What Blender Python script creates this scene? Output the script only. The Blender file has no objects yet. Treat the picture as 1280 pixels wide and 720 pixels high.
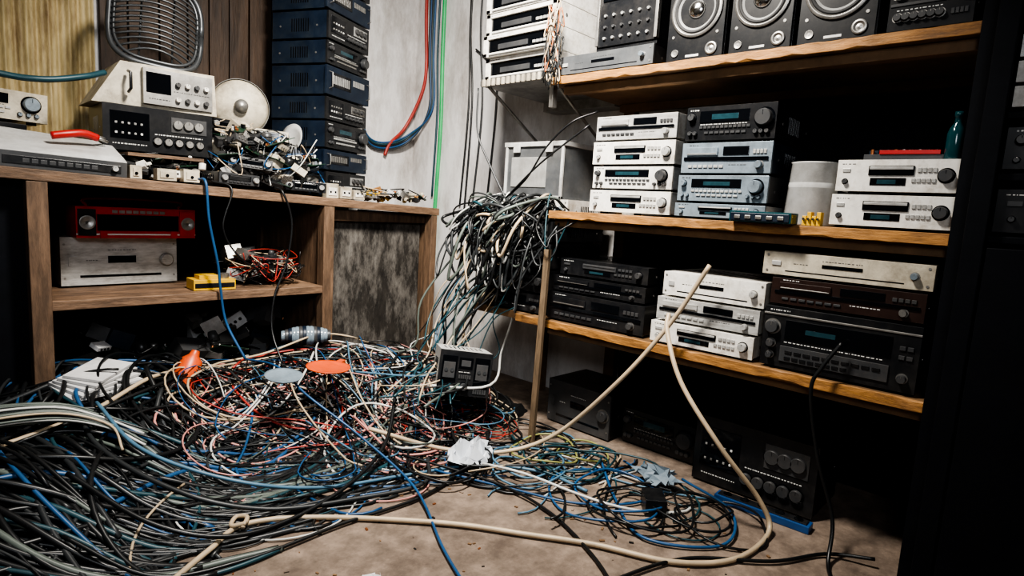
import bpy, math, random
from mathutils import Vector, Matrix
random.seed(7)
SC=bpy.context.scene
# ---------------------------------------------------------------- camera
def make_camera():
    r=math.radians(3.43); p=math.radians(7.5); h=math.radians(42.47)
    A=Vector((math.sin(h),-math.cos(h),0)); H=Vector((math.cos(h),math.sin(h),0)); Z=Vector((0,0,1))
    B=-math.sin(p)*H-math.cos(p)*Z; F=math.cos(p)*H-math.sin(p)*Z
    R=math.cos(r)*A-math.sin(r)*B; D=math.sin(r)*A+math.cos(r)*B
    M=Matrix((R,-D,-F)).transposed().to_4x4(); M.translation=(0,0,1)
    c=bpy.data.cameras.new('camera'); o=bpy.data.objects.new('camera',c); SC.collection.objects.link(o)
    o.matrix_world=M; c.sensor_width=36; c.lens=21.1; c.clip_start=.02
    SC.camera=o
make_camera()
# ---------------------------------------------------------------- materials
def mat(name,col,rough=.5,metal=0,var=.25,scale=12,bump=.0,emit=0,dirt=0,stretch=(1,1,1),alpha=1,dirtcol=(.05,.04,.03),spec=.5):
    m=bpy.data.materials.new(name); m.use_nodes=True; nt=m.node_tree; N=nt.nodes; L=nt.links
    b=N['Principled BSDF']; b.inputs['Roughness'].default_value=rough; b.inputs['Metallic'].default_value=metal
    b.inputs['Specular IOR Level'].default_value=spec
    tc=N.new('ShaderNodeTexCoord'); mp=N.new('ShaderNodeMapping'); mp.inputs['Scale'].default_value=stretch
    L.new(tc.outputs['Object'],mp.inputs['Vector'])
    no=N.new('ShaderNodeTexNoise'); no.inputs['Scale'].default_value=scale; no.inputs['Detail'].default_value=6; no.inputs['Roughness'].default_value=.65
    L.new(mp.outputs[0],no.inputs['Vector'])
    cr=N.new('ShaderNodeValToRGB'); e=cr.color_ramp.elements
    e[0].position=.3; e[1].position=.7
    e[0].color=tuple(c*(1-var) for c in col)+(1,); e[1].color=tuple(min(1,c*(1+var*.6)) for c in col)+(1,)
    L.new(no.outputs['Fac'],cr.inputs[0]); out=cr.outputs[0]
    if dirt>0:
        n2=N.new('ShaderNodeTexNoise'); n2.inputs['Scale'].default_value=scale*.35; n2.inputs['Detail'].default_value=8; n2.inputs['Roughness'].default_value=.78
        L.new(mp.outputs[0],n2.inputs['Vector'])
        r2=N.new('ShaderNodeValToRGB'); r2.color_ramp.elements[0].position=.45; r2.color_ramp.elements[1].position=.68
        r2.color_ramp.elements[0].color=(0,0,0,1); r2.color_ramp.elements[1].color=(dirt,dirt,dirt,1)
        L.new(n2.outputs['Fac'],r2.inputs[0])
        mx=N.new('ShaderNodeMixRGB'); L.new(r2.outputs[0],mx.inputs[0]); L.new(out,mx.inputs[1]); mx.inputs[2].default_value=dirtcol+(1,)
        out=mx.outputs[0]
    L.new(out,b.inputs['Base Color'])
    if bump>0:
        bm=N.new('ShaderNodeBump'); bm.inputs['Strength'].default_value=bump; bm.inputs['Distance'].default_value=.01
        L.new(no.outputs['Fac'],bm.inputs['Height']); L.new(bm.outputs[0],b.inputs['Normal'])
    return m
SIL=mat('brushed_silver',(.54,.54,.52),.38,.3,.18,22,dirt=.65,stretch=(1,1,4),dirtcol=(.13,.11,.09))
SIL2=mat('silver_blue',(.28,.34,.39),.35,.35,.2,20,dirt=.6)
WHT=mat('white_plastic',(.74,.72,.67),.45,0,.14,26,dirt=.7,dirtcol=(.26,.21,.15))
CRM=mat('cream_plastic',(.52,.47,.37),.5,0,.25,18,dirt=.75,dirtcol=(.13,.10,.07))
GRY=mat('grey_plastic',(.30,.30,.29),.5,0,.25,16,dirt=.5,dirtcol=(.10,.09,.08))
SMK=mat('smoky_plastic',(.095,.10,.105),.3,0,.35,9,dirt=.4,dirtcol=(.2,.19,.17))
LGR=mat('light_grey_plastic',(.48,.48,.47),.5,0,.2,14,dirt=.55,dirtcol=(.18,.16,.13))
DGR=mat('dark_grey_plastic',(.050,.052,.055),.42,0,.25,16,dirt=.3,dirtcol=(.14,.12,.1))
BLK=mat('black_plastic',(.011,.012,.014),.33,0,.3,22,dirt=.4,dirtcol=(.06,.055,.05))
MBK=mat('matte_black_paint_and_shade',(.005,.006,.009),.6,0,.3,9,bump=.15,spec=.2)
GLS=mat('black_glass',(.004,.005,.007),.08,0,.1,5)
BRN=mat('brown_black_plastic',(.030,.016,.013),.35,0,.3,18)
CYA=mat('display_tint',(.020,.055,.068),.15,0,.3,40)
BLU=mat('navy_paint',(.009,.018,.036),.42,.1,.4,10,dirt=.5,dirtcol=(.045,.055,.06))
BLU2=mat('bright_blue_plastic',(.02,.07,.20),.35,0,.3,10)
RED=mat('red_plastic',(.45,.02,.018),.4,0,.25,12,dirt=.3)
YEL=mat('yellow_plastic',(.66,.40,.03),.45,0,.2,12)
ORG=mat('orange_plastic',(.65,.10,.025),.4,0,.25,12,dirt=.3)
TEA=mat('teal_glass',(.012,.06,.07),.12,0,.2,12)
GRN=mat('circuit_board',(.02,.05,.03),.4,0,.4,50)
CHR=mat('chrome',(.75,.75,.74),.18,1,.1,10)
STE=mat('dull_steel',(.38,.37,.35),.42,.8,.3,16,dirt=.5)
GUN=mat('gunmetal_wire',(.085,.09,.095),.35,.5,.3,16)
COP=mat('copper_winding',(.40,.16,.07),.4,.7,.3,30)
CON=mat('speaker_cone',(.28,.28,.27),.5,0,.25,20,dirt=.3)
LBL=mat('label_ink',(.62,.62,.60),.6,0,.05,10)
RUB=mat('rubber',(.02,.02,.021),.7,0,.2,20)
PLY=mat('plywood_edge',(.42,.205,.062),.6,0,.45,12,bump=.35,dirt=.85,stretch=(1,1,6),dirtcol=(.09,.045,.02))
PLYD=mat('plywood_top',(.20,.115,.055),.65,0,.35,7,bump=.3,dirt=.6,dirtcol=(.06,.04,.025))
WOD=mat('bench_wood',(.21,.13,.08),.65,0,.5,11,bump=.4,dirt=.85,stretch=(1,3,6),dirtcol=(.045,.03,.022))
WODV=mat('bench_wood_upright',(.16,.10,.062),.65,0,.5,8,bump=.4,dirt=.7,stretch=(6,6,1),dirtcol=(.045,.03,.02))
PLW=mat('pale_timber',(.17,.12,.075),.65,0,.45,9,bump=.3,dirt=.6,stretch=(6,6,1))
CHK=mat('chalky_board',(.028,.024,.020),.75,0,.6,14,bump=.5,dirt=.85,stretch=(2.6,2.6,.9),dirtcol=(.20,.185,.165))
WAL=mat('painted_wall',(.70,.69,.68),.75,0,.14,5,bump=.18,dirt=.8,stretch=(1.6,1.6,.6),dirtcol=(.28,.245,.215))
YPL=mat('yellow_cladding',(.50,.40,.21),.6,0,.45,7,bump=.25,dirt=.9,stretch=(3,3,.6),dirtcol=(.12,.065,.032))
BPL=mat('dark_brown_boards',(.045,.027,.017),.6,0,.6,6,bump=.3,dirt=.5,stretch=(5,5,.6),dirtcol=(.13,.08,.05))
CEI=mat('ceiling_paint',(.25,.24,.23),.8,0,.1,3)
PAP=mat('paper_white',(.60,.60,.60),.7,0,.15,10,dirt=.4)
PLA=mat('thin_plastic_bag',(.55,.58,.62),.25,0,.15,10)
PLB=mat('cloudy_plastic_film',(.20,.25,.29),.2,0,.3,10)
FLO=mat('concrete_floor',(.22,.168,.130),.8,0,.5,13,bump=.5,dirt=.9,dirtcol=(.085,.062,.048))
def cab(name,c,rough=.42): return mat(name,c,rough,0,.25,9)
C_BLK=cab('cable_black',(.011,.012,.013),.38); C_DGR=cab('cable_dark_grey',(.030,.033,.035)); C_GRN=cab('cable_grey_green',(.11,.13,.115))
C_BLU=cab('cable_blue',(.022,.085,.20)); C_SKY=cab('cable_light_blue',(.085,.18,.26)); C_RED=cab('cable_red',(.38,.045,.035)); C_PNK=cab('cable_pink',(.54,.25,.22))
C_WHT=cab('cable_white',(.58,.58,.55)); C_BEI=cab('cable_beige',(.48,.38,.26)); C_ORG=cab('cable_orange',(.45,.15,.05)); C_GGN=cab('cable_green',(.03,.38,.12)); C_YEL=cab('cable_yellow',(.26,.26,.09)); C_TEAL=cab('cable_teal',(.018,.06,.075))
# ---------------------------------------------------------------- mesh builder
class MB:
    def __init__(s): s.v=[];s.f=[];s.m=[];s.s=[];s.mats=[]
    def mi(s,m):
        if m not in s.mats: s.mats.append(m)
        return s.mats.index(m)
    def add(s,vs,fs,m,smooth=False):
        o=len(s.v); i=s.mi(m)
        for v in vs: s.v.append(Vector(v))
        for f in fs: s.f.append([a+o for a in f]); s.m.append(i); s.s.append(smooth)
    def box(s,x0,x1,y0,y1,z0,z1,m,R=None,sl=0,x00=0):
        vs=[Vector((x,y,z-sl*(x-x00))) for x in(x0,x1) for y in(y0,y1) for z in(z0,z1)]
        if R is not None:
            c=Vector(((x0+x1)/2,(y0+y1)/2,(z0+z1)/2)); vs=[c+R@(v-c) for v in vs]
        s.add(vs,[(0,1,3,2),(4,6,7,5),(0,4,5,1),(2,3,7,6),(0,2,6,4),(1,5,7,3)],m)
    def lathe(s,prof,c,axis,m,n=24,smooth=True,caps=True):
        a=Vector(axis).normalized(); u=a.orthogonal().normalized(); w=a.cross(u); c=Vector(c)
        vs=[];fs=[];k=len(prof)
        for (r,h) in prof:
            for j in range(n):
                t=2*math.pi*j/n; vs.append(c+a*h+(u*math.cos(t)+w*math.sin(t))*max(r,1e-5))
        for i in range(k-1):
            for j in range(n):
                j2=(j+1)%n; fs.append((i*n+j,i*n+j2,(i+1)*n+j2,(i+1)*n+j))
        s.add(vs,fs,m,smooth)
        if caps:
            s.add(vs,[tuple(range(n-1,-1,-1)),tuple(range((k-1)*n,k*n))],m,False)
    def cyl(s,c,axis,r,l,m,n=20,r2=None):
        s.lathe([(r,0),(r if r2 is None else r2,l)],c,axis,m,n)
    def tube(s,pts,r,m,n=6):
        P=[Vector(p) for p in pts]; k=len(P)
        if k<2: return
        vs=[];fs=[]
        t=(P[1]-P[0]).normalized(); u=t.orthogonal().normalized()
        for i in range(k):
            a=P[max(0,i-1)]; b=P[min(k-1,i+1)]; t=(b-a)
            if t.length<1e-7: t=Vector((0,0,1))
            t.normalize(); u=(u-t*u.dot(t))
            if u.length<1e-5: u=t.orthogonal()
            u.normalize(); w=t.cross(u)
            for j in range(n):
                q=2*math.pi*j/n; vs.append(P[i]+(u*math.cos(q)+w*math.sin(q))*r)
        for i in range(k-1):
            for j in range(n):
                j2=(j+1)%n; fs.append((i*n+j,i*n+j2,(i+1)*n+j2,(i+1)*n+j))
        fs.append(tuple(range(n-1,-1,-1))); fs.append(tuple(range((k-1)*n,k*n)))
        s.add(vs,fs,m,True)
    def grid(s,fn,nu,nv,m,smooth=True):
        vs=[fn(i/nu,j/nv) for i in range(nu+1) for j in range(nv+1)]
        fs=[(i*(nv+1)+j,(i+1)*(nv+1)+j,(i+1)*(nv+1)+j+1,i*(nv+1)+j+1) for i in range(nu) for j in range(nv)]
        s.add(vs,fs,m,smooth)
    def obj(s,name,loc=(0,0,0),rz=0,rx=0,ry=0,bevel=0,parent=None,solid=0):
        me=bpy.data.meshes.new(name); me.from_pydata([tuple(v) for v in s.v],[],s.f)
        for m in s.mats: me.materials.append(m)
        me.polygons.foreach_set('material_index',s.m); me.polygons.foreach_set('use_smooth',s.s); me.update()
        o=bpy.data.objects.new(name,me); SC.collection.objects.link(o)
        o.location=loc; o.rotation_euler=(math.radians(rx),math.radians(ry),math.radians(rz))
        if solid:
            md=o.modifiers.new('solid','SOLIDIFY'); md.thickness=solid
        if bevel:
            md=o.modifiers.new('bevel','BEVEL'); md.width=bevel; md.segments=2; md.limit_method='ANGLE'; md.angle_limit=math.radians(40)
        if parent: o.parent=parent
        return o
def cat(pts,n=8):
    P=[Vector(p) for p in pts]; P=[P[0]*2-P[1]]+P+[P[-1]*2-P[-2]]; out=[]
    for i in range(1,len(P)-2):
        a,b,c,d=P[i-1:i+3]
        for k in range(n):
            t=k/n; out.append(.5*((2*b)+(c-a)*t+(2*a-5*b+4*c-d)*t*t+(3*b-a-3*c+d)*t**3))
    out.append(P[-2]); return out
def rot(ax,deg): return Matrix.Rotation(math.radians(deg),3,ax)
# ---------------------------------------------------------------- room shell
def simple(name,x0,x1,y0,y1,z0,z1,m):
    b=MB(); b.box(x0,x1,y0,y1,z0,z1,m); return b.obj(name)
XR=2.62; YB=3.4
simple('floor',-1.3,XR+.1,-1.3,YB+.1,-.1,0,FLO)
simple('wall_right',XR,XR+.1,-1.3,YB+.1,0,2.7,WAL)
simple('wall_back',-1.3,XR,YB,YB+.1,0,2.7,WAL)
simple('wall_left',-1.3,-1.2,-1.3,YB,0,2.7,WAL)
simple('wall_front',-1.2,XR,-1.3,-1.2,0,2.7,WAL)
simple('ceiling',-1.3,XR+.1,-1.3,YB+.1,2.7,2.8,CEI)
b=MB()
b.grid(lambda u,v:(-1.2+1.97*u,YB-.03-.014*math.cos(u*1.97*2*math.pi/.075)**3,v*2.68+.01),420,1,YPL)
b.obj('corrugated_wall_cladding')
b=MB(); x=.79
while x<2.1:
    w=random.uniform(.10,.15); w=min(w,2.14-x); b.box(x,x+w-.006,YB-.035-random.uniform(0,.012),YB-.004,0,2.68,BPL); x+=w
b.obj('dark_plank_panelling',bevel=.003)
# ---------------------------------------------------------------- shelving on right wall
def jag(b,x0,x1,y0,y1,z0,z1,edge,top):
    b.box(x0+.006,x1,y0,y1,z0+.001,z1,top)
    n=40; vs=[]; random.seed(int(z1*1000))
    for i in range(n+1):
        y=y0+(y1-y0)*i/n; c=random.random()**6*.008; c2=random.random()**6*.010
        vs+=[(x0,y,z0+c2),(x0+c*.4,y,z1-c),(x0+.0065,y,z1),(x0+.0065,y,z0)]
    fs=[]
    for i in range(n):
        for j in range(4): fs.append((i*4+j,i*4+(j+1)%4,(i+1)*4+(j+1)%4,(i+1)*4+j))
    fs+=[(0,3,2,1),(n*4,n*4+1,n*4+2,n*4+3)]; b.add(vs,fs,edge)
b=MB()
Y0=.24
jag(b,2.0,2.58,Y0,1.68,1.523,1.555,PLY,PLYD)
jag(b,2.0,2.58,Y0,1.645,.970,1.003,PLY,PLYD)
jag(b,2.0,2.58,Y0,1.80,.497,.531,PLY,PLYD)
b.box(2.04,2.58,1.80,2.12,.497,.531,PLYD)
for z in(1.49,.937,.464):
    b.box(2.04,2.08,Y0,1.64,z,z+.033,PLYD); b.box(2.5,2.54,Y0,1.66,z,z+.033,PLYD)
b.box(2.54,2.58,2.06,2.12,0,1.0,PLYD); b.box(2.54,2.58,1.60,1.66,0,2.1,PLYD)
b.box(1.99,2.05,.205,.24,0,2.3,MBK); b.box(2.5,2.58,.205,.24,0,2.3,MBK); b.box(2.05,2.5,.215,.235,0,2.3,MBK)
b.box(2.585,2.61,.2,1.60,0,.97,MBK); b.box(2.585,2.61,.2,1.12,1.003,2.3,MBK); b.box(2.585,2.61,1.12,1.5,1.56,2.3,MBK)  # black back boards; the one below the mid shelf is shade put into colour
b.obj('wooden_shelving_unit',bevel=.0015)
b=MB(); b.box(-.009,.009,-.014,.014,0,.84,PLW,None); b.obj('wooden_stake',(1.93,1.60,0),0,0,1.8,bevel=.002)
b=MB()
b.box(1.90,2.58,.155,.20,0,2.3,MBK); b.box(1.90,2.58,-.66,-.62,0,2.3,MBK); b.box(2.55,2.58,-.62,.155,0,2.3,MBK)
for z in(0,.985,1.14,1.29,1.62,2.27): b.box(1.93,2.55,-.62,.155,z,z+.02,MBK)
b.box(1.90,1.92,-.61,.15,.03,.975,MBK)
b.obj('black_cabinet',bevel=.003)
# ---------------------------------------------------------------- hi-fi devices
def label(b,x0,x1,z,h=.003,m=LBL,y=-.0006):
    x=x0
    while x<x1:
        w=random.uniform(.003,.010); w=min(w,x1-x)
        b.box(x,x+w,y,.001,z,z+h,m); x+=w+random.uniform(.0015,.005)
def knob(b,x,z,r,m,m2,dep=.018):
    b.lathe([(r*1.25,0),(r*1.25,-.002)],(x,0,z),(0,1,0),m2,24)
    b.lathe([(r,0),(r,-dep*.8),(r*.9,-dep)],(x,0,z),(0,1,0),m,24)
    b.box(x-.0008,x+.0008,-dep-.0006,-dep+.002,z+r*.25,z+r*.85,m2)
def btns(b,x0,x1,z,n,h,m,dep=.004):
    p=(x1-x0)/n
    for i in range(n): b.box(x0+i*p+p*.12,x0+(i+1)*p-p*.12,-dep,.002,z,z+h,m)
def device(name,w,h,d,kind,body,face,loc,rz=0,seed=0,btn=None,kn=None,rx=0,ry=0,ink=None):
    random.seed(seed*13+5)
    b=MB(); dark = face in (BLK,DGR,MBK,BRN,BLU)
    btn=btn or (DGR if dark else SIL); kn=kn or (DGR if dark else SIL2); ink=ink or (LBL if dark else DGR)
    f=.010 if h>.05 else .004
    for sx in(-1,1):
        for y in(.05,d-.05): b.cyl((sx*(w/2-.04),y,0),(0,0,1),min(.016,w*.08),f,RUB,16)
    b.box(-w/2+.002,w/2-.002,.010,d,f,h,body)
    b.box(-w/2,w/2,0,.012,f*.8,h,face)
    for i in range(int(w/.02)-2):
        x=-w/2+.03+i*.02; b.box(x,x+.008,d*.35,d*.75,h-.001,h+.0006,GLS)
    for sx in(-1,1):
        for yy in(.07,d-.05): b.cyl((sx*(w/2-.002),yy,h*.5),(sx,0,0),.005,.0015,STE,10)
        for i in range(8):
            yy=d*.35+i*.014
            if yy<d-.01: b.box(min(sx*(w/2-.003),sx*(w/2-.0012)),max(sx*(w/2-.003),sx*(w/2-.0012)),yy,yy+.006,h*.3,h*.75,GLS)
    X=lambda t:-w/2+t*w
    Zf=lambda t:f+t*(h-f)
    if kind=='cd':
        b.box(X(.28),X(.66),-.004,.001,Zf(.50),Zf(.80),GLS if not dark else DGR); b.box(X(.29),X(.65),-.006,.0,Zf(.68),Zf(.77),btn)
        b.box(X(.30),X(.60),-.002,.001,Zf(.18),Zf(.42),GLS); b.box(X(.36),X(.52),-.0026,.0,Zf(.22),Zf(.36),CYA)
        btns(b,X(.68),X(.84),Zf(.60),4,h*.13,btn); btns(b,X(.64),X(.84),Zf(.28),5,h*.12,btn); knob(b,X(.91),Zf(.5),h*.17,kn,GLS)
        knob(b,X(.08),Zf(.3),.007,kn,GLS,.012); b.box(X(.05),X(.12),-.003,.001,Zf(.6),Zf(.72),btn); label(b,X(.04),X(.16),Zf(.85),.003,ink)
    elif kind=='receiver':
        b.box(X(.16),X(.72),-.002,.001,Zf(.52),Zf(.86),GLS); b.box(X(.30),X(.60),-.0026,0,Zf(.60),Zf(.76),CYA)
        btns(b,X(.16),X(.74),Zf(.34),12,h*.07,btn); btns(b,X(.22),X(.70),Zf(.18),8,h*.06,btn)
        knob(b,X(.88),Zf(.58),h*.22,kn,GLS,.024); knob(b,X(.07),Zf(.68),h*.10,kn,GLS)
        for t in(.06,.12,.80,.86,.92): knob(b,X(t),Zf(.2),h*.06,kn,GLS,.012)
        label(b,X(.17),X(.7),Zf(.45),.0025,ink); label(b,X(.04),X(.14),Zf(.88),.004,ink)
    elif kind=='deck':
        for a,c in((.05,.33),(.67,.95)):
            b.box(X(a),X(c),-.005,.001,Zf(.22),Zf(.88),GLS); b.box(X(a+.03),X(c-.03),-.008,-.004,Zf(.38),Zf(.74),DGR)
            for t in(.3,.7):
                xx=X(a+(c-a)*t); b.lathe([(.008,0),(.008,-.003)],(xx,-.008,Zf(.56)),(0,1,0),GUN,16)
        b.box(X(.37),X(.63),-.002,.001,Zf(.6),Zf(.86),GLS); b.box(X(.41),X(.59),-.0026,0,Zf(.66),Zf(.8),DGR)
        btns(b,X(.06),X(.32),Zf(.06),6,h*.1,btn); btns(b,X(.68),X(.94),Zf(.06),6,h*.1,btn); btns(b,X(.38),X(.62),Zf(.38),6,h*.08,btn)
        knob(b,X(.5),Zf(.2),h*.08,kn,GLS); label(b,X(.38),X(.6),Zf(.52),.0025,ink)
    elif kind=='big':
        b.box(X(.0),X(1),-.003,.001,Zf(.86),Zf(.89),STE); b.box(X(.16),X(.84),-.003,.001,Zf(.48),Zf(.80),GLS)
        for t,zz,rr in((.07,.66,.10),(.07,.38,.06),(.07,.18,.05),(.92,.20,.06)): knob(b,X(t),Zf(zz),h*rr,kn,STE,.02)
        b.box(X(.30),X(.50),-.0036,0,Zf(.60),Zf(.68),CYA); btns(b,X(.88),X(.97),Zf(.62),2,h*.06,btn); btns(b,X(.88),X(.97),Zf(.48),2,h*.06,btn)
        b.box(X(.14),X(.84),-.005,.001,Zf(.10),Zf(.36),DGR); btns(b,X(.17),X(.80),Zf(.24),10,h*.05,BLK,.008); btns(b,X(.17),X(.60),Zf(.14),8,h*.05,BLK,.008)
        label(b,X(.16),X(.8),Zf(.415),.003,ink); label(b,X(.04),X(.18),Zf(.93),.004,ink)
    elif kind=='dvd':
        b.box(X(.03),X(.97),-.004,.001,Zf(.40),Zf(.52),GLS); b.box(X(.06),X(.42),-.006,.0,Zf(.58),Zf(.84),face)
        b.box(X(.07),X(.41),-.0068,-.002,Zf(.60),Zf(.64),STE); b.box(X(.48),X(.76),-.003,.0,Zf(.58),Zf(.86),GLS)
        btns(b,X(.80),X(.95),Zf(.62),4,h*.12,btn); btns(b,X(.08),X(.5),Zf(.16),7,h*.08,btn); knob(b,X(.88),Zf(.26),h*.11,kn,STE)
        label(b,X(.55),X(.75),Zf(.24),.003,ink); label(b,X(.08),X(.2),Zf(.9),.003,ink)
    elif kind=='amp':
        b.box(X(.02),X(.98),-.003,.001,Zf(.46),Zf(.52),btn)
        b.box(X(.30),X(.68),-.002,.001,Zf(.62),Zf(.80),GLS); knob(b,X(.86),Zf(.68),h*.17,kn,STE,.022)
        for i in range(6): knob(b,X(.12+.1*i),Zf(.24),h*.07,kn,STE,.014)
        btns(b,X(.74),X(.94),Zf(.18),4,h*.10,btn); knob(b,X(.10),Zf(.70),h*.09,kn,STE); label(b,X(.1),X(.66),Zf(.37),.003,ink)
    elif kind=='plain':
        b.box(X(.15),X(.85),-.001,.001,Zf(.15),Zf(.2),GLS); b.box(X(.38),X(.62),-.002,.001,Zf(.45),Zf(.6),GLS)
        b.box(X(.06),X(.12),-.004,.001,Zf(.4),Zf(.6),btn); knob(b,X(.9),Zf(.5),h*.12,kn,STE); label(b,X(.38),X(.62),Zf(.72),.003,ink); label(b,X(.2),X(.3),Zf(.5),.003,ink)
        for sx in(.03,.97):
            for t in(.15,.85): b.cyl((X(sx),0,Zf(t)),(0,-1,0),.004,.0015,STE,10)
    elif kind=='equip':
        b.box(X(.06),X(.40),-.003,.001,Zf(.25),Zf(.85),GLS); b.box(X(.60),X(.94),-.003,.001,Zf(.5),Zf(.85),btn)
        for i in range(5):
            for j in range(2): b.box(X(.10+.055*i),X(.10+.055*i)+.008,-.006,.0,Zf(.35+.22*j),Zf(.35+.22*j)+.008,random.choice([LBL,STE,STE,GRY]))
        for i in range(5): knob(b,X(.47+.1*i),Zf(.25),h*.08,kn,GLS,.014)
        for i in range(3): knob(b,X(.66+.1*i),Zf(.68),h*.10,kn,GLS,.014)
        label(b,X(.45),X(.9),Zf(.40),.004,ink); label(b,X(.08),X(.38),Zf(.12),.004,ink)
    elif kind=='radio':
        b.box(X(.22),X(.78),-.003,.001,Zf(.35),Zf(.82),GLS); b.box(X(.26),X(.74),-.004,.0,Zf(.68),Zf(.74),btn)
        knob(b,X(.11),Zf(.5),h*.22,kn,GLS,.014); knob(b,X(.89),Zf(.5),h*.22,kn,GLS,.014); btns(b,X(.22),X(.78),Zf(.10),6,h*.14,btn)
        for i in range(3): b.cyl((X(.3+.2*i),d,h*.5),(0,1,0),.006,.012,STE,10)
    elif kind=='rack':
        b.box(X(0)-.012,X(1)+.012,-.002,.010,Zf(0),Zf(1),face)
        b.box(X(.10),X(.55),-.004,.001,Zf(.3),Zf(.8),GLS)
        for i in range(9): b.box(X(.12+.045*i),X(.145+.045*i),-.006,0,Zf(.4),Zf(.7),btn)
        btns(b,X(.60),X(.9),Zf(.55),5,h*.2,btn); label(b,X(.6),X(.9),Zf(.3),.003,ink)
        for sx in(-1,1):
            b.tube([(sx*(w/2-.012),0,Zf(.2)),(sx*(w/2-.012),-.022,Zf(.25)),(sx*(w/2-.012),-.022,Zf(.75)),(sx*(w/2-.012),0,Zf(.8))],.003,STE,8)
    return b.obj(name,loc,rz,rx,ry,bevel=.0014)
def sdev(name,y1,y0,z,h,kind,body,face,x=2.02,d=.36,seed=1,**k):
    return device(name,y1-y0,h,d,kind,body,face,(x,(y0+y1)/2,z),-90+k.pop('tw',0),seed,**k)
# top shelf
sdev('stereo_receiver',1.665,1.215,1.5555,.080,'plain',DGR,SMK,seed=1)
def black_mixer():
    random.seed(4); b=MB(); w=.27;h=.24;d=.25
    b.box(-w/2,w/2,.0,d,0,h,BLK); b.box(-w/2+.01,w/2-.01,-.006,.001,.015,h-.07,BLK)
    for i in range(6):
        for j in range(3): knob(b,-w/2+.04+i*.038,.045+j*.042,.006,GRY if j!=1 else DGR,GLS,.014)
    b.box(-w/2+.02,w/2-.02,-.004,.001,h-.055,h-.02,GLS); label(b,-w/2+.03,w/2-.03,h-.045,.012,RED); label(b,-w/2+.03,w/2-.03,h-.085,.004)
    for sx in(-1,1): b.box(sx*(w/2-.004)-.006,sx*(w/2-.004)+.006,-.012,.01,.02,h-.02,STE)
    return b.obj('audio_mixer',(2.03,1.345,1.6365),-90,bevel=.002)
black_mixer()
def speaker(w,h,d,y,rz=-90,x=2.02,z=1.5555):
    b=MB(); b.box(-w/2,w/2,.012,d,0,h,BLK); b.box(-w/2+.003,w/2-.003,0,.014,.003,h-.003,BLK)
    cz=h*.50; R=w*.40
    b.lathe([(R*1.08,0),(R*1.1,-.006),(R*1.0,-.009),(R*.94,-.004)],(0,0,cz),(0,1,0),STE,40,caps=False)
    b.lathe([(R*.95,-.003),(R*.90,-.008),(R*.82,-.006),(R*.80,-.002)],(0,0,cz),(0,1,0),RUB,40,caps=False)
    b.lathe([(R*.81,-.004),(R*.6,.006),(R*.35,.012)],(0,0,cz),(0,1,0),CON,40,caps=False)
    b.lathe([(R*.37,.010),(R*.36,-.002),(R*.30,-.009),(R*.15,-.014),(0,-.016)],(0,0,cz),(0,1,0),CHR,32,caps=False)
    b.lathe([(R*.8,.0125),(0,.0125)],(0,0,cz),(0,1,0),CON,32,caps=False)
    b.lathe([(.020,0),(.022,-.004),(.016,-.006),(.010,0),(0,-.004)],(w*.30,0,.033),(0,1,0),STE,24,caps=False)
    b.lathe([(.012,0),(.013,-.004),(.008,-.002),(0,-.003)],(-w*.33,0,.030),(0,1,0),STE,20,caps=False)
    b.lathe([(.03,0),(.032,-.004),(.022,-.006),(.012,-.001),(0,-.006)],(0,0,h-.035),(0,1,0),STE,24,caps=False)
    for sx in(-1,1):
        for zz in(cz-R*.98,cz+R*.98): b.cyl((sx*R*.95,0,zz),(0,-1,0),.005,.002,STE,10)
    b.box(-.03,.02,-.001,.001,.012,.02,LBL)
    return b.obj('bookshelf_speaker',(x,y,z),rz,bevel=.003)
speaker(.215,.34,.24,1.055); speaker(.205,.33,.24,.828); speaker(.22,.32,.24,.60)
device('car_amplifier',.20,.15,.25,'amp',BLK,BLK,(2.03,.365,1.5555),-90,9)
b=MB(); b.box(2.03,2.5,1.69,2.14,1.565,1.590,STE)
for i in range(14): b.box(2.022,2.03,1.70+i*.031,1.715+i*.031,1.56,1.592,CRM)
b.box(2.03,2.06,1.69,1.71,1.44,1.565,STE); b.box(2.5,2.62,1.69,2.14,1.52,1.59,STE)
for yy in(1.72,2.11): b.tube([(2.06,yy,1.565),(2.61,yy,1.25)],.008,STE)
b.obj('metal_wall_bracket',bevel=.001)
z=1.591
for i,hh in enumerate((.098,.098,.098,.098,.10)):
    b=MB(); w=.42; d=.38; random.seed(20+i)
    b.box(-w/2,w/2,.012,d,0,hh-.002,WHT)
    for (x0,x1,z0,z1) in((-w/2,w/2,.0,.018),(-w/2,w/2,hh-.02,hh-.002),(-w/2,-w/2+.025,0,hh-.002),(w/2-.025,w/2,0,hh-.002)): b.box(x0,x1,-.006,.013,z0,z1,WHT)
    b.box(-w/2+.025,w/2-.025,.004,.013,.018,hh-.02,GLS); b.box(-.12,.06,-.001,.006,.03,hh-.045,DGR); btns(b,.09,.17,.03,4,.012,SIL)
    label(b,-w/2+.03,-w/2+.1,hh-.012,.004,DGR,-.0066); b.box(-w/2+.04,w/2-.04,-.010,-.005,.004,.010,STE)
    for sx in(-1,1):
        for yy in(.06,d-.06): b.cyl((sx*w/2,yy,hh/2),(sx,0,0),.007,.002,STE,10)
    b.obj('white_rack_unit',(2.02+random.uniform(0,.03),1.912,z),-90,bevel=.002); z+=hh
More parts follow.
